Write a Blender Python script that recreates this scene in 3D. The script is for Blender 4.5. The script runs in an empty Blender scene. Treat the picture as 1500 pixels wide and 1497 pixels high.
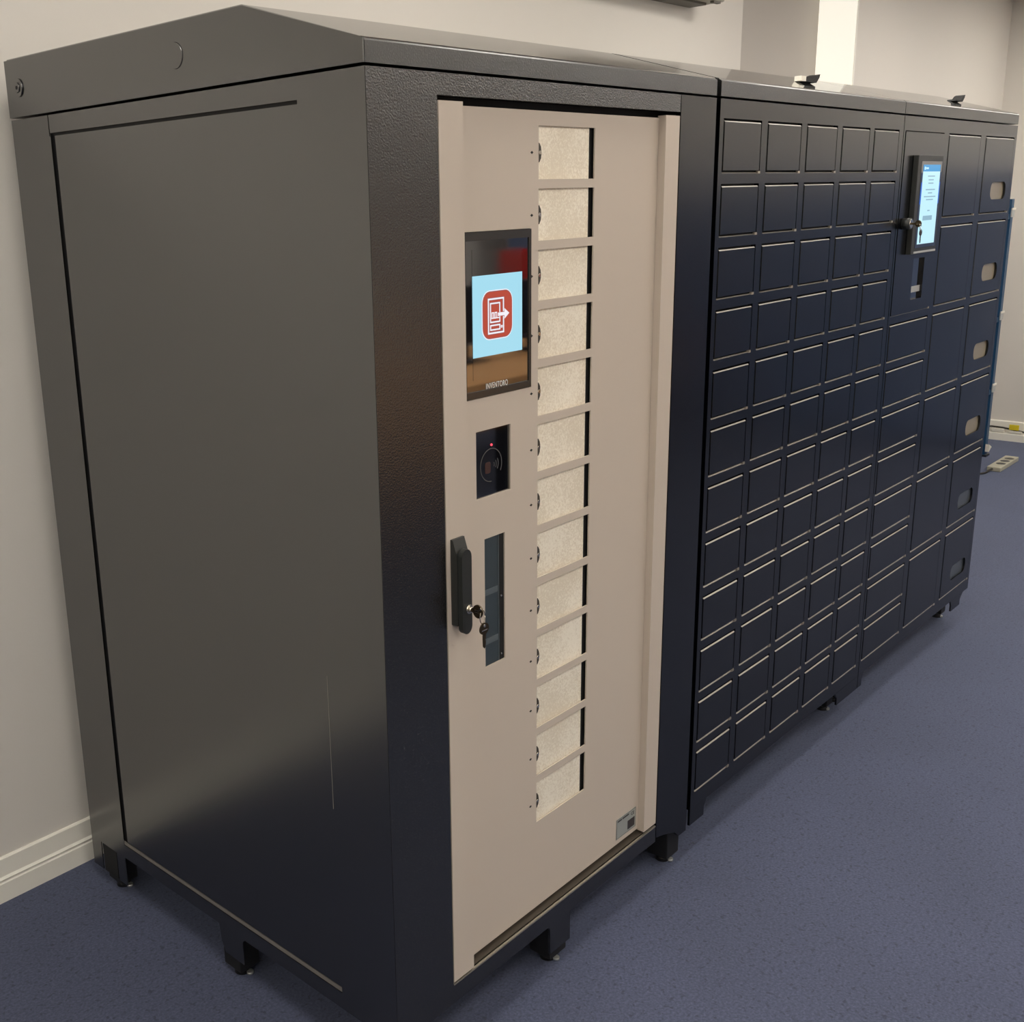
import bpy, bmesh, math, random
from mathutils import Vector, Matrix
random.seed(7)
C = bpy.context.scene.collection
SC = bpy.context.scene

# ------------------------------------------------------------------ camera
def make_camera():
    yaw, pitch, roll = 0.7915, -0.2552, -0.0325
    f = Vector((math.sin(yaw)*math.cos(pitch), math.cos(yaw)*math.cos(pitch), math.sin(pitch)))
    r = Vector((math.cos(yaw), -math.sin(yaw), 0)); u = r.cross(f)
    c, s = math.cos(roll), math.sin(roll)
    R, U = c*r + s*u, -s*r + c*u
    cam = bpy.data.cameras.new('camera'); o = bpy.data.objects.new('camera', cam); C.objects.link(o)
    m = Matrix((( R.x, U.x, -f.x, -1.249), (R.y, U.y, -f.y, -1.2509), (R.z, U.z, -f.z, 1.7041), (0, 0, 0, 1)))
    o.matrix_world = m
    cam.sensor_fit = 'HORIZONTAL'; cam.sensor_width = 36
    cam.lens = 1596.09/1500*36
    cam.shift_x = (750-566.04)/1500; cam.shift_y = -(748.5-717.17)/1500
    cam.clip_start = .02; cam.clip_end = 60
    SC.camera = o
make_camera()
w = bpy.data.worlds.new('world'); SC.world = w; w.use_nodes = True
w.node_tree.nodes['Background'].inputs[0].default_value = (.02, .02, .022, 1)
w.node_tree.nodes['Background'].inputs[1].default_value = 1
SC.view_settings.view_transform = 'Standard'; SC.view_settings.look = 'None'
SC.view_settings.gamma = 1; SC.view_settings.use_curve_mapping = False
SC.view_settings.exposure = 0.28
PANEL_E = 12.6           # ceiling panel radiance
LIGHT_COL = (1.0, .945, .865)

# ------------------------------------------------------------------ materials
def mat(name, col, rough=.5, metal=0.0, ior=1.5, emit=None, es=0, coat=0, alpha=None, trans=0):
    m = bpy.data.materials.new(name); m.use_nodes = True
    b = m.node_tree.nodes['Principled BSDF']
    b.inputs['Base Color'].default_value = (*col, 1)
    b.inputs['Roughness'].default_value = rough
    b.inputs['Metallic'].default_value = metal
    b.inputs['IOR'].default_value = ior
    b.inputs['Coat Weight'].default_value = coat
    b.inputs['Transmission Weight'].default_value = trans
    if emit:
        b.inputs['Emission Color'].default_value = (*emit, 1); b.inputs['Emission Strength'].default_value = es
    return m
def nodes(m): return m.node_tree.nodes, m.node_tree.links, m.node_tree.nodes['Principled BSDF']
def noise_bump(m, scale, strength, dist=.001, detail=3):
    n, l, b = nodes(m)
    tc = n.new('ShaderNodeTexCoord'); t = n.new('ShaderNodeTexNoise'); t.inputs['Scale'].default_value = scale; t.inputs['Detail'].default_value = detail
    bp = n.new('ShaderNodeBump'); bp.inputs['Strength'].default_value = strength; bp.inputs['Distance'].default_value = dist
    l.new(tc.outputs['Object'], t.inputs['Vector']); l.new(t.outputs['Fac'], bp.inputs['Height']); l.new(bp.outputs['Normal'], b.inputs['Normal'])
    return m
def noise_rough(m, scale, lo, hi):
    n, l, b = nodes(m)
    tc = n.new('ShaderNodeTexCoord'); t = n.new('ShaderNodeTexNoise'); t.inputs['Scale'].default_value = scale; t.inputs['Detail'].default_value = 4
    mr = n.new('ShaderNodeMapRange'); mr.inputs['From Min'].default_value = .3; mr.inputs['From Max'].default_value = .7
    mr.inputs['To Min'].default_value = lo; mr.inputs['To Max'].default_value = hi
    l.new(tc.outputs['Object'], t.inputs['Vector']); l.new(t.outputs['Fac'], mr.inputs['Value']); l.new(mr.outputs[0], b.inputs['Roughness'])
    return m
def noise_color(m, scale, ramp, detail=4, kind='noise', rough_n=.6):
    n, l, b = nodes(m)
    tc = n.new('ShaderNodeTexCoord')
    if kind == 'voronoi':
        t = n.new('ShaderNodeTexVoronoi'); t.inputs['Scale'].default_value = scale; out = t.outputs['Color']
    else:
        t = n.new('ShaderNodeTexNoise'); t.inputs['Scale'].default_value = scale; t.inputs['Detail'].default_value = detail
        t.inputs['Roughness'].default_value = rough_n; out = t.outputs['Fac']
    cr = n.new('ShaderNodeValToRGB'); e = cr.color_ramp.elements
    while len(e) > 1: e.remove(e[-1])
    e[0].position, e[0].color = ramp[0][0], (*ramp[0][1], 1)
    for p, c in ramp[1:]:
        x = e.new(p); x.color = (*c, 1)
    l.new(tc.outputs['Object'], t.inputs['Vector']); l.new(out, cr.inputs['Fac']); l.new(cr.outputs['Color'], b.inputs['Base Color'])
    return m

M = {}
M['wall'] = noise_bump(mat('wall_paint', (.70, .665, .61), .75), 180, .12)
M['taupe'] = mat('niche_shade_tone', (.50, .465, .42), .7)  # wall paint darkened to carry the shade inside the niche
M['ceiling'] = noise_bump(mat('ceiling_tile', (.78, .76, .71), .9), 90, .3)
M['gloss_white'] = mat('white_gloss_paint', (.86, .83, .74), .45)
M['white_board'] = mat('white_board', (.9, .88, .82), .5)
M['side'] = mat('black_powder_coat_satin', (.0012, .0012, .0013), .25, ior=2.4)
M['front'] = noise_color(noise_bump(mat('black_powder_coat_textured', (.003, .003, .003), .26, ior=1.95), 300, .6, .0009, 2), 300, [(.0, (.002, .002, .0022)), (.58, (.003, .003, .003)), (.70, (.05, .048, .045))], detail=2)
M['cap'] = noise_color(noise_bump(mat('black_powder_coat_lid', (.008, .008, .0075), .30, ior=1.85), 300, .45, .0008), 300, [(0, (.006, .006, .006)), (.58, (.008, .008, .0075)), (.70, (.05, .048, .045))], detail=2)
M['locker'] = mat('locker_paint_black_blue', (.0012, .0015, .0025), .22, ior=1.62)
M['dark'] = mat('gap_black', (.004, .004, .004), .7)
M['latch'] = mat('latch_slot_dark', (.035, .028, .018), .5)
M['core'] = mat('inner_steel_black', (.006, .006, .007), .6)
M['brown'] = mat('inner_sill_brown', (.06, .047, .035), .5)
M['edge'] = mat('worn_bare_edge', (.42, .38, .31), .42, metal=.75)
M['edge_soft'] = mat('pale_metal_edge', (.30, .275, .24), .4, metal=.5)  # paler half-metallic tone for door tops, ledges, sill strip and scratch
M['door'] = noise_bump(mat('taupe_powder_coat', (.56, .485, .405), .42, ior=1.45), 300, .03, .0003)
M['plastic'] = noise_bump(mat('black_plastic', (.022, .024, .022), .42), 900, .1, .0003)
M['glassblack'] = mat('black_glass', (.003, .003, .004), .035, ior=2.9)
M['lcd'] = mat('unlit_display', (.012, .012, .012), .05, ior=2.9)
M['bezel'] = mat('display_bezel', (.022, .022, .02), .25, ior=1.7)
M['chrome'] = mat('chrome', (.75, .70, .6), .18, metal=1)
M['keydark'] = mat('key_dark_metal', (.10, .075, .045), .3, metal=.9)
M['screen'] = mat('lit_screen_blue', (.02, .03, .03), .2, emit=(.34, .66, .80), es=.88)
M['icon_red'] = mat('icon_red', (.02, .01, .01), .3, emit=(.42, .055, .03), es=.88)
M['icon_line'] = mat('icon_dark_line', (.02, .01, .01), .3, emit=(.18, .10, .13), es=.88)
M['icon_white'] = mat('icon_white', (.02, .02, .02), .3, emit=(.82, .80, .86), es=.88)
M['text'] = mat('silver_print', (.85, .83, .78), .5)
M['ui_head'] = mat('ui_header_blue', (.01, .02, .03), .2, emit=(.02, .27, .58), es=.88)
M['ui_body'] = mat('ui_body_white', (.03, .03, .03), .2, emit=(.50, .80, .92), es=.88)
M['ui_text'] = mat('ui_text_grey', (.02, .02, .02), .2, emit=(.25, .42, .52), es=.88)
M['side_refl'] = mat('screen_side_reflection', (.01, .02, .03), .2, emit=(.01, .12, .55), es=.88)  # blue reflection at the screen sides, painted as a glow
M['led'] = mat('red_led', (.1, 0, 0), .3, emit=(1, .05, .08), es=2.0)
M['ring'] = mat('grey_print', (.10, .10, .10), .4); M['reader_icon'] = mat('reader_print', (.05, .022, .018), .4)
M['plate'] = mat('type_plate_aluminium', (.42, .44, .40), .35, metal=.4)
M['print'] = mat('plate_print', (.04, .035, .035), .5)
M['slate'] = mat('inner_slate', (.035, .05, .06), .5)
M['slate2'] = mat('shelf_slate', (.09, .11, .12), .5)
M['blue'] = mat('blue_steel', (.006, .055, .13), .4)
M['bluedk'] = mat('blue_cupboard_paint', (.16, .22, .38), .4)
M['lightgrey'] = mat('light_grey_plastic', (.42, .43, .42), .4)
M['acgrey'] = mat('unit_casing_grey', (.36, .34, .29), .5)
M['acdark'] = mat('unit_louvre_dark', (.10, .09, .075), .6)
M['yellow'] = mat('yellow_tag', (.75, .6, .02), .5)
M['whiteplastic'] = mat('white_plastic', (.8, .76, .66), .35)
M['beigestrip'] = mat('beige_power_strip', (.42, .40, .31), .5)
M['cable'] = mat('dark_cable', (.03, .026, .02), .5)
M['foot'] = mat('foot_galvanised', (.55, .56, .55), .35, metal=.7)
M['wood'] = noise_color(mat('desk_wood', (.5, .27, .11), .4), 3, [(.3, (.66, .34, .13)), (.7, (.80, .45, .20))])
M['red'] = mat('red_plastic', (.55, .02, .015), .35)
M['black'] = mat('black_plastic_smooth', (.01, .01, .012), .3)
M['navy'] = mat('navy_fabric', (.012, .02, .06), .8)
M['panel'] = mat('light_panel', (.9, .9, .9), .5, emit=LIGHT_COL, es=PANEL_E)
M['glowpane'] = mat('reveal_glow_paint', (.8, .78, .7), .6, emit=(1, .95, .83), es=.60)  # glow added on the niche reveal
M['panelframe'] = mat('light_frame', (.8, .8, .78), .4)
M['holeplate'] = mat('pull_cup_wall_reflection', (.36, .31, .22), .3, metal=.2)  # upper cups: beige wall reflection put into the colour
M['holeplate_low'] = mat('pull_cup_floor_reflection', (.10, .115, .13), .3, metal=.3)  # lower cups: blue-grey floor reflection put into the colour
M['roof'] = mat('lid_sheet', (.03, .03, .028), .035, ior=4)
# galvanised steel flaps: spangle pattern in colour and gloss
g = mat('galvanised_steel', (.74, .66, .50), .45, metal=.12)
n, l, b = nodes(g)
tc = n.new('ShaderNodeTexCoord'); geo = n.new('ShaderNodeNewGeometry')
vo = n.new('ShaderNodeTexVoronoi'); vo.inputs['Scale'].default_value = 330
nz = n.new('ShaderNodeTexNoise'); nz.inputs['Scale'].default_value = 260; nz.inputs['Detail'].default_value = 3
nl = n.new('ShaderNodeTexNoise'); nl.inputs['Scale'].default_value = 7
mx = n.new('ShaderNodeMath'); mx.operation = 'MULTIPLY_ADD'; mx.inputs[1].default_value = .35; mx.inputs[2].default_value = 0
ad = n.new('ShaderNodeMath'); ad.operation = 'ADD'
ad2 = n.new('ShaderNodeMath'); ad2.operation = 'ADD'
l.new(geo.outputs['Position'], vo.inputs['Vector']); l.new(geo.outputs['Position'], nz.inputs['Vector']); l.new(geo.outputs['Position'], nl.inputs['Vector'])
l.new(vo.outputs['Color'], mx.inputs[0]); l.new(mx.outputs[0], ad.inputs[0]); l.new(nz.outputs['Fac'], ad.inputs[1])
l.new(ad.outputs[0], ad2.inputs[0]); l.new(nl.outputs['Fac'], ad2.inputs[1])
cr = n.new('ShaderNodeValToRGB'); cr.color_ramp.elements[0].position = .75; cr.color_ramp.elements[0].color = (.82, .735, .58, 1)
mr = n.new('ShaderNodeMath'); mr.operation = 'MULTIPLY'; mr.inputs[1].default_value = .75
l.new(ad2.outputs[0], mr.inputs[0]); l.new(mr.outputs[0], cr.inputs['Fac'])
cr.color_ramp.elements[1].position = 1.15 if False else 1.0; cr.color_ramp.elements[1].color = (.97, .90, .75, 1)
l.new(cr.outputs['Color'], b.inputs['Base Color'])
M['galv'] = g
# carpet: cut pile, navy with dark and reddish flecks
c = mat('navy_carpet', (.06, .065, .11), .95)
n, l, b = nodes(c)
tc = n.new('ShaderNodeTexCoord')
n1 = n.new('ShaderNodeTexNoise'); n1.inputs['Scale'].default_value = 160; n1.inputs['Detail'].default_value = 5; n1.inputs['Roughness'].default_value = .65
n2 = n.new('ShaderNodeTexNoise'); n2.inputs['Scale'].default_value = 75; n2.inputs['Detail'].default_value = 2
n3 = n.new('ShaderNodeTexNoise'); n3.inputs['Scale'].default_value = 2.2; n3.inputs['Detail'].default_value = 3
for t in (n1, n2, n3): l.new(tc.outputs['Object'], t.inputs['Vector'])
r1 = n.new('ShaderNodeValToRGB'); e = r1.color_ramp.elements
e[0].position = .30; e[0].color = (.022, .027, .052, 1); e[1].position = .52; e[1].color = (.045, .053, .097, 1)
x = e.new(.68); x.color = (.068, .078, .132, 1)
r2 = n.new('ShaderNodeValToRGB'); e = r2.color_ramp.elements
e[0].position = .33; e[0].color = (.50, .46, .48, 1); e[1].position = .40; e[1].color = (1, 1, 1, 1)
mxx = n.new('ShaderNodeMix'); mxx.data_type = 'RGBA'; mxx.blend_type = 'MULTIPLY'; mxx.inputs['Factor'].default_value = 1
l.new(n1.outputs['Fac'], r1.inputs['Fac']); l.new(n2.outputs['Fac'], r2.inputs['Fac'])
l.new(r1.outputs['Color'], mxx.inputs['A']); l.new(r2.outputs['Color'], mxx.inputs['B'])
r3 = n.new('ShaderNodeMapRange'); r3.inputs['From Min'].default_value = .3; r3.inputs['From Max'].default_value = .7; r3.inputs['To Min'].default_value = .9; r3.inputs['To Max'].default_value = 1.1
l.new(n3.outputs['Fac'], r3.inputs['Value'])
vm = n.new('ShaderNodeVectorMath'); vm.operation = 'SCALE'
l.new(mxx.outputs['Result'], vm.inputs[0]); l.new(r3.outputs[0], vm.inputs['Scale']); l.new(vm.outputs[0], b.inputs['Base Color'])
b.inputs['Sheen Weight'].default_value = .35; b.inputs['Sheen Roughness'].default_value = .6
b.inputs['Sheen Tint'].default_value = (.50, .58, .80, 1)
bp = n.new('ShaderNodeBump'); bp.inputs['Strength'].default_value = .4; bp.inputs['Distance'].default_value = .003
l.new(n1.outputs['Fac'], bp.inputs['Height']); l.new(bp.outputs['Normal'], b.inputs['Normal'])
M['carpet'] = c

# ------------------------------------------------------------------ mesh helpers
class MB:
    def __init__(s): s.bm = bmesh.new(); s.mats = []
    def mi(s, m):
        if m not in s.mats: s.mats.append(m)
        return s.mats.index(m)
    def faces(s, vs, fs, m):
        bv = [s.bm.verts.new(v) for v in vs]; i = s.mi(m); out = []
        for f in fs:
            fc = s.bm.faces.new([bv[k] for k in f]); fc.material_index = i; out.append(fc)
        return out
    def box(s, x0, x1, y0, y1, z0, z1, m, bev=0):
        vs = [(x, y, z) for x in (x0, x1) for y in (y0, y1) for z in (z0, z1)]
        fs = [(0, 1, 3, 2), (4, 6, 7, 5), (0, 4, 5, 1), (2, 3, 7, 6), (0, 2, 6, 4), (1, 5, 7, 3)]
        out = s.faces(vs, fs, m)
        if bev:
            ed = list({e for f in out for e in f.edges})
            bmesh.ops.bevel(s.bm, geom=ed, offset=bev, segments=2, affect='EDGES', profile=.5, material=-1)
        return out
    def prism(s, poly, ax, a, b, m):
        """extrude a 2D polygon along an axis (0: poly=(y,z), 1: poly=(x,z), 2: poly=(x,y))"""
        def P(p, t): return (t, p[0], p[1]) if ax == 0 else ((p[0], t, p[1]) if ax == 1 else (p[0], p[1], t))
        k = len(poly); vs = [P(p, a) for p in poly]+[P(p, b) for p in poly]
        fs = [tuple(range(k)), tuple(range(2*k-1, k-1, -1))]+[(i, i+k, (i+1) % k+k, (i+1) % k) for i in range(k)]
        return s.faces(vs, fs, m)
    def cyl(s, p0, p1, r0, m, r1=None, seg=20):
        p0, p1 = Vector(p0), Vector(p1); r1 = r0 if r1 is None else r1
        d = (p1-p0).normalized(); a = d.orthogonal().normalized(); b_ = d.cross(a)
        vs = []
        for p, r in ((p0, r0), (p1, r1)):
            vs += [tuple(p+a*r*math.cos(2*math.pi*i/seg)+b_*r*math.sin(2*math.pi*i/seg)) for i in range(seg)]
        fs = [tuple(range(seg-1, -1, -1)), tuple(range(seg, 2*seg))]+[(i, (i+1) % seg, (i+1) % seg+seg, i+seg) for i in range(seg)]
        out = s.faces(vs, fs, m)
        for f in out[2:]: f.smooth = True
        return out
    def tube(s, pts, r, m, seg=10):
        pts = [Vector(p) for p in pts]; rings = []; prev = None
        for i, p in enumerate(pts):
            d = (pts[min(i+1, len(pts)-1)]-pts[max(i-1, 0)]).normalized()
            a = d.orthogonal().normalized() if prev is None else (prev-d*prev.dot(d)).normalized()
            prev = a; b_ = d.cross(a)
            rings.append([s.bm.verts.new(p+a*r*math.cos(2*math.pi*k/seg)+b_*r*math.sin(2*math.pi*k/seg)) for k in range(seg)])
        i = s.mi(m)
        for A, B in zip(rings, rings[1:]):
            for k in range(seg):
                f = s.bm.faces.new((A[k], A[(k+1) % seg], B[(k+1) % seg], B[k])); f.material_index = i; f.smooth = True
        for R in (rings[0], rings[-1]):
            f = s.bm.faces.new(R); f.material_index = i
    def plate(s, x0, x1, z0, z1, y0, y1, holes, m, swap=False):
        """sheet with rectangular holes; in the XZ plane with thickness in Y, or (swap) in the YZ plane with thickness in X"""
        xs = sorted({x0, x1}|{v for h in holes for v in h[:2] if x0 < v < x1}); zs = sorted({z0, z1}|{v for h in holes for v in h[2:4] if z0 < v < z1})
        nx, nz = len(xs)-1, len(zs)-1
        def solid(i, j):
            if not (0 <= i < nx and 0 <= j < nz): return False
            cx, cz = (xs[i]+xs[i+1])/2, (zs[j]+zs[j+1])/2
            return not any(h[0] < cx < h[1] and h[2] < cz < h[3] for h in holes)
        cache = {}; mi = s.mi(m)
        def V(i, j, t):
            k = (i, j, t)
            if k not in cache:
                p = (xs[i], (y0, y1)[t], zs[j]); cache[k] = s.bm.verts.new((p[1], p[0], p[2]) if swap else p)
            return cache[k]
        def F(*v):
            f = s.bm.faces.new(v); f.material_index = mi
        for i in range(nx):
            for j in range(nz):
                if not solid(i, j): continue
                F(V(i, j, 0), V(i+1, j, 0), V(i+1, j+1, 0), V(i, j+1, 0)); F(V(i, j, 1), V(i, j+1, 1), V(i+1, j+1, 1), V(i+1, j, 1))
                if not solid(i-1, j): F(V(i, j, 0), V(i, j+1, 0), V(i, j+1, 1), V(i, j, 1))
                if not solid(i+1, j): F(V(i+1, j, 0), V(i+1, j, 1), V(i+1, j+1, 1), V(i+1, j+1, 0))
                if not solid(i, j-1): F(V(i, j, 0), V(i, j, 1), V(i+1, j, 1), V(i+1, j, 0))
                if not solid(i, j+1): F(V(i, j+1, 0), V(i+1, j+1, 0), V(i+1, j+1, 1), V(i, j+1, 1))
    def holed(s, outer, holes, y0, y1, m):
        """XZ polygon with polygonal holes, thickness in Y"""
        mi = s.mi(m)
        loops = [outer]+holes; fr, bk = [], []
        for L in loops:
            fr.append([s.bm.verts.new((p[0], y0, p[1])) for p in L])
        ed = [s.bm.edges.new((L[i], L[(i+1) % len(L)])) for L in fr for i in range(len(L))]
        r = bmesh.ops.triangle_fill(s.bm, edges=ed, use_beauty=True, normal=(0, -1, 0))
        tri = [f for f in r['geom'] if isinstance(f, bmesh.types.BMFace)]
        mp = {}
        for L in fr:
            for v in L: mp[v] = s.bm.verts.new((v.co.x, y1, v.co.z))
        for f in tri:
            f.material_index = mi
            g_ = s.bm.faces.new([mp[v] for v in reversed(f.verts)]); g_.material_index = mi
        for L in fr:
            for i in range(len(L)):
                a, b_ = L[i], L[(i+1) % len(L)]
                f = s.bm.faces.new((a, b_, mp[b_], mp[a])); f.material_index = mi
    def build(s, name, parent=None, loc=None, **kw):
        bmesh.ops.recalc_face_normals(s.bm, faces=s.bm.faces)
        me = bpy.data.meshes.new(name); s.bm.to_mesh(me); s.bm.free()
        for m in s.mats: me.materials.append(m)
        o = bpy.data.objects.new(name, me); C.objects.link(o)
        if parent: o.parent = parent
        if loc: o.location = loc
        for k, v in kw.items(): o[k] = v
        return o
def thing(name, label, cat, loc=(0, 0, 0), group=None):
    o = bpy.data.objects.new(name, None); C.objects.link(o); o.location = loc; o.empty_display_size = .1
    o['label'] = label; o['category'] = cat
    if group: o['group'] = group
    return o
def rrect(cx, cz, w_, h_, r, n_=5):
    pts = []
    for k, (sx, sz) in enumerate(((1, 1), (-1, 1), (-1, -1), (1, -1))):
        for i in range(n_+1):
            a = math.pi/2*(k+i/n_)
            pts.append((cx+sx*(w_/2-r)+r*math.cos(a), cz+sz*(h_/2-r)+r*math.sin(a)))
    return pts
def copy_to(src, parent, loc, name=None):
    o = src.copy(); C.objects.link(o); o.parent = parent; o.location = loc
    return o
def struct(mb, name, **kw): return mb.build(name, kind='structure', **kw)

# ------------------------------------------------------------------ the room
XL, XR, YF, H = -3.6, 7.0, -5.2, 2.86
YB, YN, YR = 1.21, 1.30, 1.105       # wall behind the machines, niche back, wall past the niche
XN0, XN1 = 3.57, 4.56
m_ = MB(); m_.box(XL-.2, XR+.2, YF-.2, 1.6, -.1, 0, M['carpet']); struct(m_, 'floor')
m_ = MB(); m_.box(XL-.2, XR+.2, YF-.2, 1.6, H, H+.1, M['ceiling']); struct(m_, 'ceiling')
m_ = MB(); m_.prism([(XL-.2, YB), (XN0, YB), (XN0, YN), (XN1, YN), (XN1, YR), (XR+.2, YR), (XR+.2, 1.6), (XL-.2, 1.6)], 2, 0, H, M['wall']); struct(m_, 'wall_back')
m_ = MB(); m_.box(XR, XR+.2, YF-.2, YR, 0, H, M['wall']); struct(m_, 'wall_right')
m_ = MB(); m_.box(XL-.2, XL, YF-.2, YB, 0, H, M['wall']); struct(m_, 'wall_left')
m_ = MB(); m_.box(XL, XR, YF-.2, YF, 0, H, M['wall']); struct(m_, 'wall_front')
m_ = MB(); m_.box(XN0+.001, XN1-.013, YN-.004, YN+.002, 0, H, M['taupe']); struct(m_, 'niche_shade_sheet')  # thin sheet that paints the shade on the niche back
# niche reveal: whitened board with an added glow for the light on it
m_ = MB(); m_.box(XN1-.012, XN1, YR-.004, YN-.001, 0, H, M['white_board']); rv = struct(m_, 'niche_reveal')
m_ = MB(); m_.box(XN1-.014, XN1-.012, YR-.001, YN-.004, .9, H-.05, M['glowpane']); m_.build('pane', rv)
def skirting(name, ax, lo, hi, wall, s):
    """two-tier skirting: projecting lower trunking with a groove line, thinner upper board. s = direction into the room"""
    m_ = MB()
    prof = [(0, 0), (.014, 0), (.014, .052), (.011, .055), (.011, .060), (.014, .063), (.010, .067), (.008, .069), (.008, .117), (.004, .121), (0, .121)]
    if ax == 0: m_.prism([(wall+s*a, z) for a, z in prof], 0, lo, hi, M['gloss_white'])
    else:
        prof = [(0, 0), (.045, 0), (.045, .048), (.040, .052), (.015, .054), (.014, .128), (.010, .132), (0, .132)]
        m_.prism([(wall+s*a, z) for a, z in prof], 1, lo, hi, M['gloss_white'])
    struct(m_, name)
skirting('baseboard_back', 0, XL, XN0, YB, -1)
skirting('baseboard_right', 1, YF, YR, XR, -1)

# ceiling light panels (the room's own lamps)
LX = [(-2.5, 'the left wall'), (-.7, 'the floor left of the cabinets'), (1.2, 'the taupe-door cabinet'), (3.0, 'the locker banks'), (4.8, 'the floor past the lockers'), (6.3, 'the right wall')]
LY = [(-.05, 'row by the back wall'), (-1.7, 'middle row'), (-3.4, 'row by the front wall')]
LP = [(x, y) for x, _ in LX for y, _ in LY]
where = [a.replace('the ', 'near ', 1)+', '+b_ for _, a in LX for _, b_ in LY]
for (x, y), wh in zip(LP, where):
    t = thing('ceiling_light', 'ceiling light panel '+wh, 'ceiling light', (x, y, H), 'square ceiling light panels')
    s_ = .3
    m_ = MB(); m_.plate(-s_-.02, s_+.02, -s_-.02, s_+.02, -.012, 0, [(-s_, s_, -s_, s_)], M['panelframe'])
    for v in m_.bm.verts: v.co = Vector((v.co.x, v.co.z, v.co.y))
    m_.build('frame', t)
    m_ = MB(); m_.box(-s_, s_, -s_, s_, -.008, -.001, M['panel']); m_.build('diffuser', t)

# ------------------------------------------------------------------ shared machine numbers (metres)
D = 1.113; ZC = 1.911; ZCAP = 1.916; ZT = 1.951; ZPK = 2.034; YPK = .285
ROWTOP = lambda k: 1.8696-(k-1)*.1428
ROWBOT = lambda k: ROWTOP(k)-.1188

def roof(parent, x0, x1, cap_mat, gable=False):
    t = MB()
    t.prism([(0, ZCAP), (0, ZT-.003), (.004, ZT), (YPK, ZPK), (D, ZPK), (D, ZCAP)], 0, x0+.0015, x1-.0015, cap_mat)
    r_ = t.build('lid', parent)
    s = MB()   # folded roof sheet lying on the slope, running over the gable edge
    s.prism([(.006, ZT+.0006), (YPK, ZPK+.0002), (D-.01, ZPK+.0002), (D-.01, ZPK+.0022), (YPK, ZPK+.0022), (.006, ZT+.0028)], 0, x0+.001, x1-.001, M['roof'])
    s.build('roof_sheet', r_)
    return r_
def leg(parent, x, y, w_=.06, d_=.055, ztop=.16, dots=True):
    t = MB(); t.box(x-w_/2, x+w_/2, y-d_/2, y+d_/2, .020, ztop, M['core'], .003)
    if dots: t.cyl((x+w_*.25, y-d_/2-.0008, .105), (x+w_*.25, y-d_/2+.001, .105), .0035, M['chrome'], seg=10)
    o = t.build('leg', parent)
    f = MB(); f.cyl((x, y, .012), (x, y, .022), .008, M['foot'], seg=12); f.cyl((x, y, 0.0), (x, y, .012), .019, M['core'], r1=.015, seg=18)
    f.cyl((x+.004, y-d_/2+.009, 0), (x+.004, y-d_/2+.009, .006), .008, M['foot'], seg=12)
    f.build('leveller', o)
    return o

# ------------------------------------------------------------------ 1. the tall vending locker with the taupe door
VM = thing('vending_machine', 'tall black dispensing cabinet with taupe front door and thirteen steel flaps', 'vending machine', (0, 0, 0))
X1 = 1.098
t = MB()   # inner carcass
t.box(.006, X1-.001, .045, D-.004, .135, 1.909, M['core']); t.build('carcass', VM)
# left side sheet with its slots and the notched rear leg
t = MB()
t.plate(.0005, D, .128, ZC, 0, .002, [(.934, .952, .1805, 1.868), (.9525, .9565, 1.868, 1.95), (.159, .952, 1.8680, 1.8745), (.155, .951, .1655, .1805)], M['side'], swap=True)
t.plate(.956, D, .046, .128, 0, .002, [(.993, 1.068, 0, .126)], M['side'], swap=True)
t.prism([(.472, .128), (.482, .118), (.482, .06), (.548, .06), (.560, .085), (.566, .128)], 0, 0, .002, M['side'])
sp = t.build('side_panel', VM)
t = MB(); t.box(.0008, .0025, .156, .951, .167, .1765, M['edge_soft']); t.build('sill_strip', sp)
t = MB(); t.box(-.0004, .0002, .1535, .1545, .583, .86, M['edge_soft']); t.build('scratch', sp, label='fine vertical scratch near the front corner')
t = MB(); t.box(.001, .03, .999, 1.062, .046, .15, M['dark']); t.build('leg_bracket', sp)
# front frame
t = MB(); t.plate(.0005, .9425, .125, ZC, -.0005, .020, [(.164, .9425, .1695, 1.876)], M['front']); t.build('front_frame', VM)
t = MB(); t.box(.166, .942, -.0008, .004, .1672, .1708, M['edge']); t.build('sill_edge', VM, label='worn bright metal sill edge')
t = MB(); t.box(.232, .90, .006, .044, .171, .1735, M['brown']); t.build('door_sill', VM)
t = MB(); t.prism([(.9455, ZC), (X1, ZC), (X1, .085), (1.062, .085), (1.040, .105), (.985, .125), (.9455, .135)], 1, -.0005, .012, M['locker']); t.build('corner_panel', VM)
# legs
leg(VM, .542, .040, .062, .06); leg(VM, 1.062, .045, .06, .06); leg(VM, .034, .535, .055, .062, dots=False); leg(VM, .036, 1.035, .05, .06, .2); leg(VM, .05, .045); leg(VM, 1.05, 1.03)
t = MB(); t.prism([(.484, .1255), (.573, .1255), (.573, .05), (.496, .05), (.496, .115)], 1, .0, .006, M['front']); t.build('leg_plate', VM)
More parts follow.
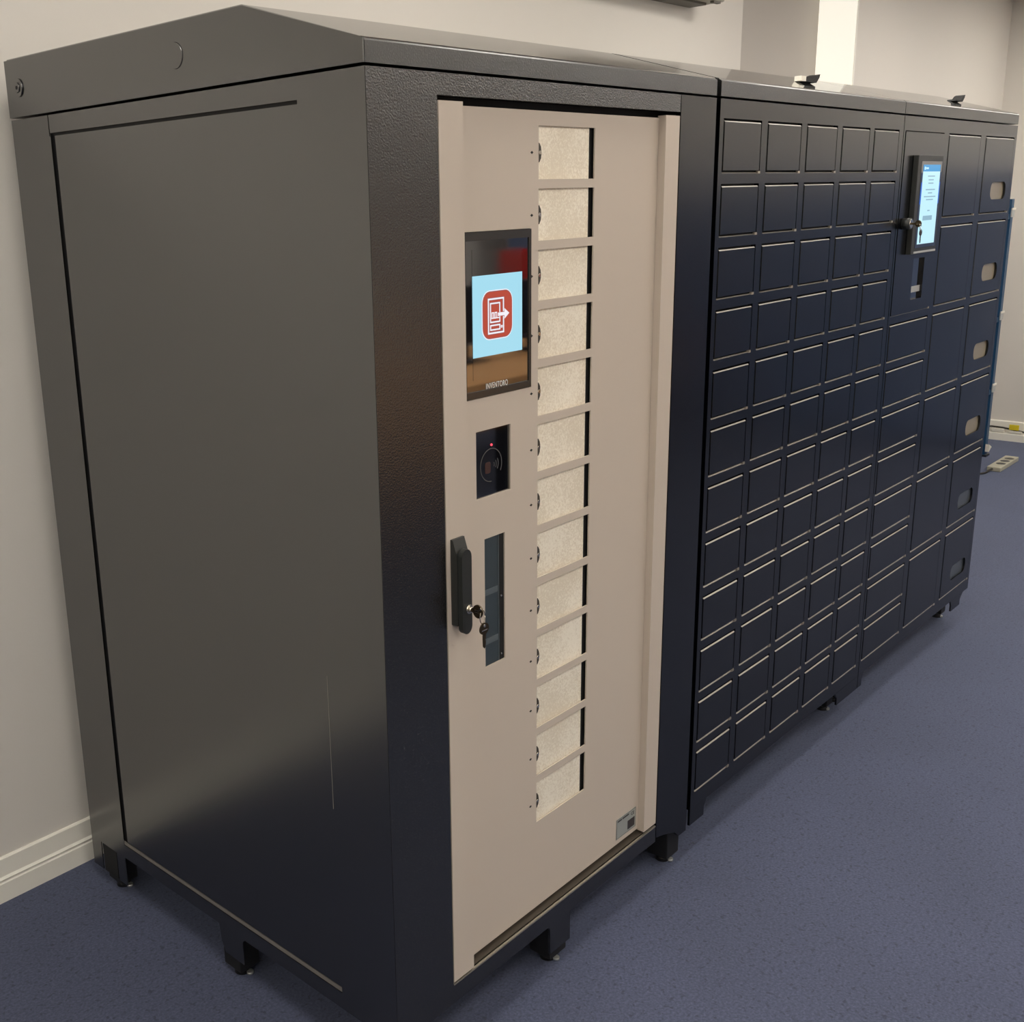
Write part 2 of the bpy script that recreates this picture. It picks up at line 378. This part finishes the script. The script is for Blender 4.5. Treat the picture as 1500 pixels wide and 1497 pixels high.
# lid with gable
rf = roof(VM, -.002, X1+.002, M['cap'])
t = MB(); t.prism([(0, ZCAP), (0, ZT), (YPK, ZPK), (D, ZPK), (D, ZCAP)], 0, -.003, .001, M['side']); t.build('gable_plate', rf)
t = MB(); t.cyl((-.0042, .480, 1.977), (.001, .480, 1.977), .0222, M['side'], seg=32); t.build('knockout_disc', rf)
t = MB(); t.cyl((-.0034, .4785, 1.9768), (-.0029, .4785, 1.9768), .0228, M['dark'], seg=32); t.build('knockout_gap', rf)
t = MB(); t.cyl((-.006, 1.060, 1.975), (-.002, 1.060, 1.975), .019, M['side'], seg=24); t.cyl((-.008, 1.060, 1.975), (-.0055, 1.060, 1.975), .011, M['side'], seg=6); t.cyl((-.0086, 1.060, 1.975), (-.0078, 1.060, 1.975), .004, M['dark'], seg=8); t.build('bolt', rf)

# the taupe door
YD = .016
wins = []
for k in range(13):
    zt = 1.8375-k*.1122; wins.append((.4635, .6475, zt-.0955, zt))
SCR = (.2425, .4410, 1.3545, 1.6540); RD = (.2735, .3770, 1.1630, 1.2925); SL = (.2955, .3575, .8160, 1.0805)
pins = []
for k in range(13):
    zc = wins[k][2]+.0475; pins.append((.4425, zc))
t = MB()
t.plate(.2285, .885, .184, 1.8635, YD, YD+.003, [w for w in wins]+[SCR, RD, SL], M['door'])
t.box(.1665, .2285, -.001, YD+.003, .175, 1.868, M['door'])
t.box(.885, .9405, -.001, YD+.003, .179, 1.868, M['door'])
# rounded folds beside the flanges
door = t.build('door', VM, label='taupe powder-coated door')
t = MB()
t.box(.2285, .245, YD-.0006, YD+.001, .184, 1.8635, M['door']); t.build('door_fold', door)
for k, (a, b_, z0, z1) in enumerate(wins):
    t = MB(); t.box(a-.012, b_-.0125, .0215, .0235, z0-.004, z1+.006, M['galv'])
    zc = (z0+z1)/2
    # latch slot: dark half-stadium with bright pin
    prof = [(a-.003, zc-.020), (a+.009, zc-.017), (a+.0135, zc-.010), (a+.0150, zc), (a+.0135, zc+.010), (a+.009, zc+.017), (a-.003, zc+.020)]
    t.prism(prof, 1, .0205, .0216, M['latch'])
    t.cyl((a+.0075, .0175, zc), (a+.0075, .0206, zc), .0036, M['chrome'], seg=12)
    t.build('flap', door)
t = MB(); t.box(.2300, .885, .024, .044, .186, 1.862, M['dark']); t.build('door_lining', door)
for x, z in pins:
    t = MB(); t.prism([(x-.0045, z), (x, z+.0028), (x+.0045, z), (x, z-.0028)], 1, YD-.0004, YD+.001, M['dark']); t.build('pin_hole', door)
# display
t = MB(); x0, x1, z0, z1 = SCR
t.plate(x0+.001, x1-.001, z0+.001, z1-.001, YD-.0015, YD+.004, [(x0+.006, x1-.008, z0+.014, z1-.016)], M['bezel'])
t.box(x0+.004, x1-.006, YD+.0005, YD+.003, z0+.012, z1-.014, M['glassblack'])
t.box(.2680, .4130, YD+.0001, YD+.001, 1.389, 1.6225, M['lcd'])
t.box(.2680, .4130, YD-.0003, YD+.0002, 1.4300, 1.5765, M['screen'])
icx, icz = .3385, 1.5035
t.prism(rrect(icx, icz, .0900, .0900, .022, 6), 1, YD-.0005, YD-.0002, M['icon_white'])
t.prism(rrect(icx, icz, .0865, .0865, .0205, 6), 1, YD-.0007, YD-.0003, M['icon_line'])
t.prism(rrect(icx, icz, .0845, .0845, .0195, 6), 1, YD-.0009, YD-.0004, M['icon_red'])
def line(pts, w_, m_, y=YD-.0012):
    for (ax, az), (bx, bz) in zip(pts, pts[1:]):
        d = Vector((bx-ax, bz-az)); d.normalize(); nn = Vector((-d.y, d.x))*w_/2; e = d*w_/2
        P = [(ax-e.x+nn.x, az-e.y+nn.y), (bx+e.x+nn.x, bz+e.y+nn.y), (bx+e.x-nn.x, bz+e.y-nn.y), (ax-e.x-nn.x, az-e.y-nn.y)]
        t.prism([(icx+p[0], icz+p[1]) for p in P], 1, y, YD-.0008, m_)
W_ = M['icon_white']
def icon_lines(w_, m_, y):
    line([(.017, .006), (.017, .029), (-.027, .029), (-.027, -.033), (.017, -.033), (.017, -.006)], w_, m_, y)
    line([(.006, .005), (.006, .021), (-.021, .021), (-.021, -.013), (.006, -.013), (.006, -.005)], w_*.85, m_, y)
    line([(-.021, -.019), (.006, -.019), (.006, -.027), (-.021, -.027), (-.021, -.019)], w_*.85, m_, y)
icon_lines(.0046, M['icon_line'], YD-.0010); icon_lines(.0030, W_, YD-.0013)
line([(-.018, -.006), (.003, -.006)], .002, W_, YD-.0013)
for q in (-.0145, -.0055, ):
    line([(q-.0025, -.004), (q-.0025, .004), (q+.0025, .004), (q+.0025, -.004)], .002, W_, YD-.0013)
line([(.0100, -.0215), (.0135, -.0215), (.0135, -.0245), (.0100, -.0245), (.0100, -.0215)], .0015, W_, YD-.0013)
line([(.004, 0), (.021, 0)], .0062, W_, YD-.0014)
t.prism([(icx+.020, icz+.0095), (icx+.034, icz), (icx+.020, icz-.0095)], 1, YD-.0014, YD-.0008, W_)
disp = t.build('display', door, label='touch display with a red icon on light blue')
def text(body, x, z, y, size, m_, parent, name, wscale=1.0):
    cu = bpy.data.curves.new(name, 'FONT'); cu.body = body; cu.size = size; cu.extrude = .0002; cu.space_character = 1.12 if wscale < 1 else 1; cu.align_x = 'CENTER'; cu.align_y = 'CENTER'
    o = bpy.data.objects.new(name+'_tmp', cu); C.objects.link(o)
    dg = bpy.context.evaluated_depsgraph_get(); me = bpy.data.meshes.new_from_object(o.evaluated_get(dg))
    bpy.data.objects.remove(o); me.materials.clear(); me.materials.append(m_)
    q = bpy.data.objects.new(name, me); C.objects.link(q); q.rotation_euler = (math.pi/2, 0, 0); q.location = (x, y, z); q.scale = (wscale, 1, 1); q.parent = parent
    return q
o = text('INVENTORQ', .3365, 1.3735, YD-.0001, .0150, M['text'], door, 'display_lettering', .70); o['label'] = 'silver lettering INVENTORQ below the screen'
# contactless reader window
t = MB(); x0, x1, z0, z1 = RD
t.box(x0-.004, x1+.004, YD+.0035, YD+.006, z0-.004, z1+.004, M['glassblack'])
cx, cz = .3215, 1.2215
for i in range(40):
    a0, a1 = 2*math.pi*i/48-.5, 2*math.pi*(i+1)/48-.5
    P = [(cx+r*math.cos(a), cz+r*math.sin(a)) for r, a in ((.0325, a0), (.0325, a1), (.0312, a1), (.0312, a0))]
    t.prism(P, 1, YD+.0030, YD+.0036, M['ring'])
for j in range(3):
    r0 = .008+j*.006
    for i in range(6):
        a0, a1 = -.55+i*.18, -.55+(i+1)*.18
        P = [(cx+.002+r*math.cos(a), cz+r*math.sin(a)) for r, a in ((r0, a0), (r0, a1), (r0-.0012, a1), (r0-.0012, a0))]
        t.prism(P, 1, YD+.0030, YD+.0036, M['ring'])
t.prism(rrect(cx-.010, cz-.004, .016, .022, .004, 3), 1, YD+.0031, YD+.0036, M['reader_icon'])
t.cyl((.3225, YD+.0022, 1.2605), (.3225, YD+.0036, 1.2605), .0022, M['led'], seg=12)
t.build('card_reader', door, label='black glass card reader with a red light')
# narrow viewing slot
t = MB(); x0, x1, z0, z1 = SL
t.box(x0-.004, x1+.004, .0200, .0215, z0-.004, z1+.004, M['slate'])
t.box(x0-.004, x1-.018, .0188, .0204, z0+.045, z0+.057, M['slate2']); t.box(x0-.004, x1-.018, .0188, .0204, z0+.147, z0+.159, M['slate2'])
t.box(x1-.0165, x1-.0150, .0185, .0204, z0, z1, M['slate2']); t.box(x1-.013, x1+.002, .0189, .0204, z0, z1, M['dark'])
for z in (z0+.012, z0+.135): t.cyl((x1-.008, .0180, z), (x1-.008, .0192, z), .0022, M['chrome'], seg=8)
t.build('viewing_slot', door)
# swing handle
t = MB()
t.prism([(.177, .947), (.211, .947), (.211, 1.112), (.177, 1.112)], 1, -.006, -.001, M['plastic'])
t.prism([(-.006, .947), (-.006, 1.112), (-.014, 1.088), (-.016, 1.07), (-.016, .947)], 0, .1775, .2105, M['plastic'])
hd = t.build('handle', door, label='black swing lock handle')
t = MB(); cx = .1935
cap = [(cx+.0135*math.cos(a*math.pi/12), 1.078+.0165*math.sin(a*math.pi/12)) for a in range(13)]+[(cx+.0135*math.cos(math.pi+a*math.pi/12), .945+.015*math.sin(math.pi+a*math.pi/12)) for a in range(13)]
t.prism(cap, 1, -.026, -.0155, M['plastic'])
t.build('lever', hd)
t = MB(); t.cyl((.1975, -.0285, .978), (.1975, -.0255, .978), .0085, M['chrome'], seg=20); t.cyl((.1975, -.034, .978), (.1975, -.028, .978), .0055, M['chrome'], seg=16); t.build('lock_cylinder', hd)
# type plate
t = MB(); t.box(.785, .8715, YD-.0012, YD-.0002, .197, .2515, M['plate']); pl = t.build('type_plate', door, label='small aluminium type plate with CE mark')
t = MB(); yy = YD-.0014
for a, b_, c0, c1 in ((.7865, .8705, .2495, .2502), (.7865, .8705, .1985, .1992), (.7865, .7873, .1985, .2502), (.8697, .8705, .1985, .2502), (.8345, .866, .2035, .2275), (.790, .808, .2425, .2465), (.811, .840, .2425, .2465)):
    t.box(a, b_, yy, YD-.0011, c0, c1, M['print'])
t.build('print', pl)
o = text('CE', .8565, .2395, yy, .0125, M['print'], pl, 'mark')

# keys in the handle lock: a thing of their own
def key_set(loc, label, s=1.0):
    K = thing('key_bunch', label, 'keys', loc)
    t = MB()   # key turned in the lock, bow seen at an angle
    t.box(-.0012*s, .0012*s, -.012*s, 0, -.004*s, .004*s, M['keydark'])
    pts = [(-.012*s-.011*s+.0115*s*math.cos(a*math.pi/10), .013*s*math.sin(a*math.pi/10)) for a in range(20)]
    t.prism(pts, 0, -.0016*s, .0016*s, M['keydark'])
    t.cyl((-.0022*s, -.030*s, .006*s), (.0022*s, -.030*s, .006*s), .0028*s, M['chrome'], seg=12)
    for q in (-.002, .002): t.box(-.0021*s, -.0015*s, -.026*s, -.016*s, (q-.0007)*s, (q+.0007)*s, M['chrome'])
    t.build('key', K)
    t = MB(); c0 = Vector((.004*s, -.030*s, -.010*s)); t.tube([c0+Vector((.004*s*math.cos(a), .0035*s*math.sin(a), .0145*s*math.sin(a))) if False else c0+Vector((.007*s*math.cos(a), 0, .0135*s*math.sin(a))) for a in [2*math.pi*i/20 for i in range(20)]]+[c0+Vector((.007*s, 0, 0))], .0009*s, M['chrome'], 6)
    t.build('key_ring', K)
    t = MB()
    ox, oy, oz = .006*s, -.032*s, -.033*s
    t.prism([(ox+.0125*s*math.cos(a*math.pi/10), oz+.0115*s*math.sin(a*math.pi/10)) for a in range(20)], 1, oy-.0013*s, oy+.0013*s, M['keydark'])
    t.prism([(ox-.0035*s, oz-.008*s), (ox+.0035*s, oz-.008*s), (ox+.0042*s, oz-.016*s), (ox+.0028*s, oz-.022*s), (ox+.0042*s, oz-.027*s), (ox+.0028*s, oz-.036*s), (ox, oz-.039*s), (ox-.0030*s, oz-.035*s), (ox-.0036*s, oz-.020*s)], 1, oy-.001*s, oy+.001*s, M['keydark'])
    t.cyl((ox, oy-.002*s, oz+.006*s), (ox, oy+.002*s, oz+.006*s), .0028*s, M['chrome'], seg=12)
    t.box(ox-.008*s, ox+.007*s, oy-.0018*s, oy-.0012*s, oz-.0035*s, oz-.0018*s, M['chrome'])
    t.build('key', K)
    return K
key_set((.1965, -.0255, .979), 'two dark keys on a ring hanging from the black handle of the taupe door', 1.0)

# ------------------------------------------------------------------ 2./3. locker banks
GAP = .0036
def door_mesh(name, w_, h_, parent, loc, hole=None, cup=None):
    """locker door, origin at its lower left front corner; chamfered front edges, paler top edge"""
    b_ = .0028; c_ = .0006; x0, x1, z0, z1 = GAP*.9, w_-GAP*1.7, .0052, h_-GAP*1.3
    t = MB(); mm = M['locker']
    if hole:
        inner = rrect(*hole)
        t.holed([(x0+c_, z0+c_), (x1-c_, z0+c_), (x1-c_, z1-b_), (x0+c_, z1-b_)], [inner], -.0015, .004, mm)
    else:
        t.faces([(x0+c_, -.0015, z0+c_), (x1-c_, -.0015, z0+c_), (x1-c_, -.0015, z1-b_), (x0+c_, -.0015, z1-b_)], [(0, 1, 2, 3)], mm)
    F = [(x0+c_, -.0015, z0+c_), (x1-c_, -.0015, z0+c_), (x1-c_, -.0015, z1-b_), (x0+c_, -.0015, z1-b_)]
    O = [(x0, .0013, z0), (x1, .0013, z0), (x1, .0013, z1), (x0, .0013, z1)]
    B = [(x0, .012, z0), (x1, .012, z0), (x1, .012, z1), (x0, .012, z1)]
    for i in range(4):
        j = (i+1) % 4
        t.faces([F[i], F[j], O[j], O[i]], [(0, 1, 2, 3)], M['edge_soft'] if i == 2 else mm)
        t.faces([O[i], O[j], B[j], B[i]], [(0, 1, 2, 3)], mm)
    if hole:
        t.faces([(p[0], .0125, p[1]) for p in ((x0, z0), (x1, z0), (x1, z1), (x0, z1))], [(0, 1, 2, 3)], M['dark'])
    o = t.build(name, parent, loc)
    if hole:
        cu_ = MB(); hx, hz, hw, hh, hr = hole[:5]
        cu_.prism(rrect(hx+.002, hz, hw+.01, hh+.008, hr), 1, .0065, .010, M[cup]); cu_.build('pull_cup', o)
    return o
def bank(name, label, X0, X1_, openings, tabs_in):
    T = thing(name, label, 'locker', (0, 0, 0))
    t = MB(); t.box(X0+.004, X1_-.002, .014, D-.004, .14, 1.909, M['core']); t.build('carcass', T)
    t = MB(); hs = [(a, b_, z0, z1) for a, b_, z0, z1 in openings]
    t.plate(X0+.0015, X1_-.0015, .133, ZC, 0, .012, hs, M['locker'])
    # end returns of the front
    t.box(X0+.0015, X0+.004, .012, D, .133, ZC, M['side']); t.box(X1_-.004, X1_-.0015, .012, D, .133, ZC, M['side'])
    t.build('front_frame', T)
    # legs' cover tabs at both ends
    for (a, b_, c0, d0) in tabs_in:
        t = MB(); t.prism([(a, .1335), (b_, .1335), (d0, .112), (d0, .088), (c0, .088), (c0, .112)], 1, 0, .006, M['locker']); t.build('leg_cover', T)
    for lx in (X0+.045, X1_-.042): leg(T, lx, .095, .05, .05, dots=False); leg(T, lx, 1.03, .05, .05, dots=False)
    # bright folded ledge under every opening, with hinge stop at its right end
    t = MB(); e = M['edge_soft']
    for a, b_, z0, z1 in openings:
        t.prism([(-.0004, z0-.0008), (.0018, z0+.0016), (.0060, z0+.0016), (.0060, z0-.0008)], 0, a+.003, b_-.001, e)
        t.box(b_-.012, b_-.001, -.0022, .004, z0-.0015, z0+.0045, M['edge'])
    t.build('ledge_edges', T, kind='stuff')
    roof(T, X0, X1_, M['cap'])
    return T
XA0, XA1, XB1 = 1.1165, 2.2300, 3.3440
ops = []
for c_ in range(5):
    for k in range(1, 13):
        x = 1.1351+c_*.2185; ops.append((x, x+.1878, ROWBOT(k), ROWTOP(k)))
L2 = bank('locker_bank', 'black locker bank of sixty equal small doors beside the taupe-door cabinet', XA0, XA1, ops, [(XA0+.0015, XA0+.090, XA0+.0015, XA0+.076), (2.045, XA1-.0015, 2.062, XA1-.0015)])
base = None
for (a, b_, z0, z1) in ops:
    if base is None: base = door_mesh('locker_door', b_-a, z1-z0, L2, (a, 0, z0))
    else: copy_to(base, L2, (a, 0, z0))
A0, A1, B0, B1, C0, C1 = 2.2454, 2.5786, 2.6230, 2.9416, 2.9942, 3.3168
opA = [(A0, A1, ROWBOT(k), ROWTOP(k)) for k in range(5, 13)]
opK = (A0, A1, ROWBOT(4), ROWTOP(1))
opB = [(B0, B1, ROWBOT(2*k), ROWTOP(2*k-1)) for k in range(1, 7)]
opC = [(C0, C1, ROWBOT(2*k), ROWTOP(2*k-1)) for k in range(1, 7)]
L3 = bank('locker_bank', 'black locker bank with a lit screen and larger doors at the far end', XA1+.001, XB1, [opK]+opA+opB+opC, [(XA1+.0025, XA1+.050, XA1+.0025, XA1+.034), (3.140, 3.285, 3.152, 3.255)])
L3.name = 'locker_bank.001'
base = None
for (a, b_, z0, z1) in opA:
    base = door_mesh('locker_door', b_-a, z1-z0, L3, (a, 0, z0)) if base is None else base
    if (a, z0) != (opA[0][0], opA[0][2]): copy_to(base, L3, (a, 0, z0))
base = None
for i, (a, b_, z0, z1) in enumerate(opB):
    if i == 0: base = door_mesh('locker_door', b_-a, z1-z0, L3, (a, 0, z0))
    else: copy_to(base, L3, (a, 0, z0))
for i, (a, b_, z0, z1) in enumerate(opC):
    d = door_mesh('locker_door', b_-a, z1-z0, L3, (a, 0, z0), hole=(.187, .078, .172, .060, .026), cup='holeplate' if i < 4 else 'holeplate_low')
    d['label'] = 'locker door with a rounded pull opening'
# service panel with screen
a, b_, z0, z1 = opK
t = MB(); t.plate(a+.002, b_-.004, z0+.0015, z1-.003, -.0015, .010, [(2.400, 2.497, 1.362, 1.490)], M['locker'])
kp = t.build('service_panel', L3)
t = MB(); t.box(2.396, 2.500, .007, .009, 1.358, 1.494, M['glassblack']); t.box(2.401, 2.496, .0055, .0072, 1.383, 1.402, M['lightgrey']); t.build('card_reader', kp)  # pale strip paints a reflection in the reader glass
t = MB()
t.box(2.323, 2.537, -.0175, -.0016, 1.506, 1.800, M['plastic'], .0015)
t.box(2.345, 2.535, -.0185, -.0174, 1.508, 1.514, M['lightgrey'])
t.box(2.350, 2.528, -.0182, -.0172, 1.524, 1.782, M['glassblack'])
t.box(2.366, 2.514, -.0187, -.0181, 1.535, 1.752, M['ui_body']); t.box(2.366, 2.514, -.0187, -.0181, 1.752, 1.772, M['ui_head'])
t.box(2.358, 2.366, -.0187, -.0181, 1.655, 1.720, M['side_refl']); t.box(2.514, 2.522, -.0187, -.0181, 1.655, 1.720, M['side_refl'])
for z, wd in ((1.738, .03), (1.727, .022), (1.717, .022), (1.698, .04), (1.688, .018), (1.677, .05), (1.668, .03), (1.635, .01)):
    t.box(2.440-wd, 2.440+wd, -.0190, -.0186, z-.0018, z+.0018, M['ui_text'])
t.box(2.375, 2.385, -.0190, -.0186, 1.757, 1.766, M['ui_body']); t.box(2.388, 2.410, -.0190, -.0186, 1.759, 1.764, M['ui_body'])
t.box(2.395, 2.475, -.0190, -.0186, 1.606, 1.620, M['ui_text'])
t.build('touch_screen', kp, label='lit light blue touch screen')
t = MB(); t.cyl((2.284, -.024, 1.600), (2.284, -.0014, 1.600), .0165, M['plastic'], seg=24); t.cyl((2.284, -.0262, 1.600), (2.284, -.0238, 1.600), .0135, M['chrome'], seg=20); t.build('key_lock', kp)
key_set((2.286, -.0265, 1.600), 'small keys hanging from the round lock left of the lit far screen', .8)

# lifting tabs on the lids
for lx, lab in ((1.905, 'small bent black tab on the lid above the small-door lockers'), (3.135, 'small bent black tab on the lid above the pull-opening lockers')):
    yb = .155; zb = ZT+(ZPK-ZT)*yb/YPK+.003
    t = MB()
    t.prism([(lx-.055, zb-.001), (lx-.05, zb+.004), (lx-.01, zb+.003), (lx+.018, zb+.018), (lx+.035, zb+.022), (lx+.030, zb+.012), (lx+.012, zb-.002)], 1, yb-.02, yb+.012, M['dark'])
    if lx < 2: t.box(lx-.085, lx-.055, yb-.02, yb, zb-.001, zb+.012, M['whiteplastic'])
    t.build('roof_tab', None, label=lab, category='bracket')

# ------------------------------------------------------------------ back wall unit at the top edge
A = thing('wall_unit', 'grey box-shaped unit fixed high on the wall behind the black cabinets', 'air conditioner', (0, 0, 0))
t = MB(); t.box(2.25, 3.14, 1.07, 1.2095, 2.456, 2.72, M['acgrey'], .006); t.build('casing', A)
t = MB(); t.box(2.30, 3.09, 1.125, 1.200, 2.447, 2.458, M['acdark']); t.build('louvre', A)
t = MB(); t.box(3.06, 3.115, 1.075, 1.092, 2.448, 2.458, M['acdark']); t.build('clip', A)

# ------------------------------------------------------------------ blue rack in the far corner
R = thing('shelving_rack', 'blue steel shelving rack standing past the far end of the lockers', 'shelving', (0, 0, 0))
for x in (5.43, 6.385):
    for y in (.815, 1.06):
        t = MB(); t.prism([(x, y), (x+.045, y), (x+.045, y+.040), (x+.033, y+.040), (x+.033, y+.012), (x+.012, y+.012), (x+.012, y+.040), (x, y+.040)], 2, .01, 1.62, M['blue'])
        t.box(x-.012, x+.062, y-.012, y+.045, 0, .012, M['black'])
        t.build('upright', R)
for z in (1.50, .87, .41):
    t = MB(); t.box(5.475, 6.385, .818, 1.096, z, z+.03, M['blue']); t.build('shelf', R)
    t = MB(); t.box(6.380, 6.434, .808, .8145, z+.012, z+.065, M['lightgrey']); t.box(6.372, 6.440, .804, .8085, z+.055, z+.067, M['whiteplastic']); t.build('beam_clip', R, label='white beam clip')
t = MB(); t.prism([(6.376, .035), (6.43, .060), (6.376, .085)], 1, .790, .813, M['whiteplastic']); t.build('corner_guard', R)

# power strip on the floor, cable and tag on the skirting trunking
P_ = thing('power_strip', 'beige power strip lying on the carpet by the blue rack', 'power strip', (0, 0, 0))
t = MB(); t.box(6.00, 6.375, .612, .690, 0, .028, M['beigestrip'], .004); t.build('housing', P_)
for i in range(3):
    t = MB(); t.cyl((6.12+i*.085, .645, .0275), (6.12+i*.085, .645, .029), .027, M['black'], seg=16); t.build('socket', P_)
t = MB(); t.tube([(6.0, .66, .015), (5.9, .67, .008), (5.75, .74, .007), (5.5, .80, .006)], .006, M['cable'], 8); t.build('cable', P_)
K = thing('trunking_cable', 'dark cable with white connectors lying along the far wall trunking', 'cable', (0, 0, 0))
t = MB(); t.tube([(6.972, 1.05, .068), (6.972, .95, .090), (6.972, .88, .088), (6.970, .80, .078), (6.970, .72, .066), (6.970, .60, .060), (6.970, .2, .060)], .0055, M['cable'], 8); t.build('flex', K)
t = MB(); t.box(6.958, 6.984, .865, .945, .0545, .080, M['whiteplastic'], .004); t.build('connector', K)
t = MB(); t.box(6.958, 6.984, .755, .845, .0545, .073, M['whiteplastic'], .004); t.build('connector', K)
t = MB(); t.box(6.955, 6.963, .775, .835, .080, .116, M['yellow'], .001); t.build('cable_tag', None, label='yellow tag hanging on the cable along the far wall skirting', category='tag')

# ------------------------------------------------------------------ rest of the office: seen only as reflections in the black paint and glass
def cupboard(x, y, label):
    T = thing('cupboard', label, 'cupboard', (x, y, 0), 'blue steel cupboards along the right wall')
    t = MB(); t.box(-.22, .22, -.48, .48, .04, 1.80, M['bluedk'], .004); t.box(-.20, .20, -.46, .46, 0, .045, M['black']); t.build('body', T)
    for s in (-1, 1):
        d = MB(); y0, y1 = (-.475, -.003) if s < 0 else (.003, .475)
        d.box(-.238, -.2205, y0, y1, .06, 1.78, M['bluedk'], .003); d = d.build('door', T)
        h = MB(); h.box(-.252, -.238, s*.05-.008, s*.05+.008, .82, .96, M['chrome'], .002); h.build('handle', d)
for i, (y, wd) in enumerate(((-1.15, 'nearest the rack'), (-2.2, 'in the middle of the row'), (-3.25, 'between its neighbour and the corner'), (-4.33, 'in the front corner'))):
    cupboard(6.77, y, 'blue two-door steel cupboard by the right wall, '+wd)
T = thing('desk', 'L-shaped wooden desk reflected in the dark display glass', 'desk', (3.35, -2.75, 0))
t = MB(); t.prism([(-1.75, -.85), (1.75, -.85), (1.75, .26), (-.5, .26), (-.5, .95), (-1.75, .95)], 2, .70, .74, M['wood']); t.build('desktop', T)
for sx, sy in ((-1.65, -.75), (1.65, -.75), (1.65, .18), (-1.65, .87), (-.58, .87)):
    t = MB(); t.box(sx-.03, sx+.03, sy-.03, sy+.03, 0, .70, M['black']); t.build('leg', T)
for x, wd in ((3.95, 'nearer its middle'), (4.65, 'at its right end')):
    T = thing('monitor', 'black flat monitor standing on the wooden desk, '+wd, 'monitor', (x, -3.1, .74), 'monitors on the wooden desk')
    t = MB(); t.box(-.29, .29, -.02, .02, .12, .47, M['black'], .005); t.build('screen_housing', T)
    t = MB(); t.box(-.03, .03, -.05, -.02, .01, .25, M['black']); t.box(-.12, .12, -.10, .08, 0, .012, M['black']); t.build('stand', T)
T = thing('drawer_cabinet', 'dark drawer cabinet beyond the right end of the wooden desk', 'cabinet', (5.75, -3.9, 0))
t = MB(); t.box(-.45, .45, -.3, .3, 0, 1.12, M['navy'], .005); t.build('body', T)
for i in range(3):
    t = MB(); t.box(-.43, .43, .301, .315, .04+i*.36, .37+i*.36, M['navy'], .003); d = t.build('drawer', T)
    t = MB(); t.box(-.08, .08, .316, .330, .24+i*.36, .255+i*.36, M['chrome']); t.build('handle', d)
for x, wd in ((5.62, 'left'), (6.02, 'right')):
    t = MB(); t.plate(-.16, .16, -.15, .15, 0, .22, [(-.145, .145, -.135, .135)], M['red'])
    for v in t.bm.verts: v.co = Vector((v.co.x, v.co.z, v.co.y))
    t.box(-.16, .16, -.15, .15, -.001, .01, M['red'])
    t.build('storage_crate', None, (x, -3.9, 1.122), label='open red plastic crate on the dark drawer cabinet, '+wd+' one', category='crate', group='red crates')
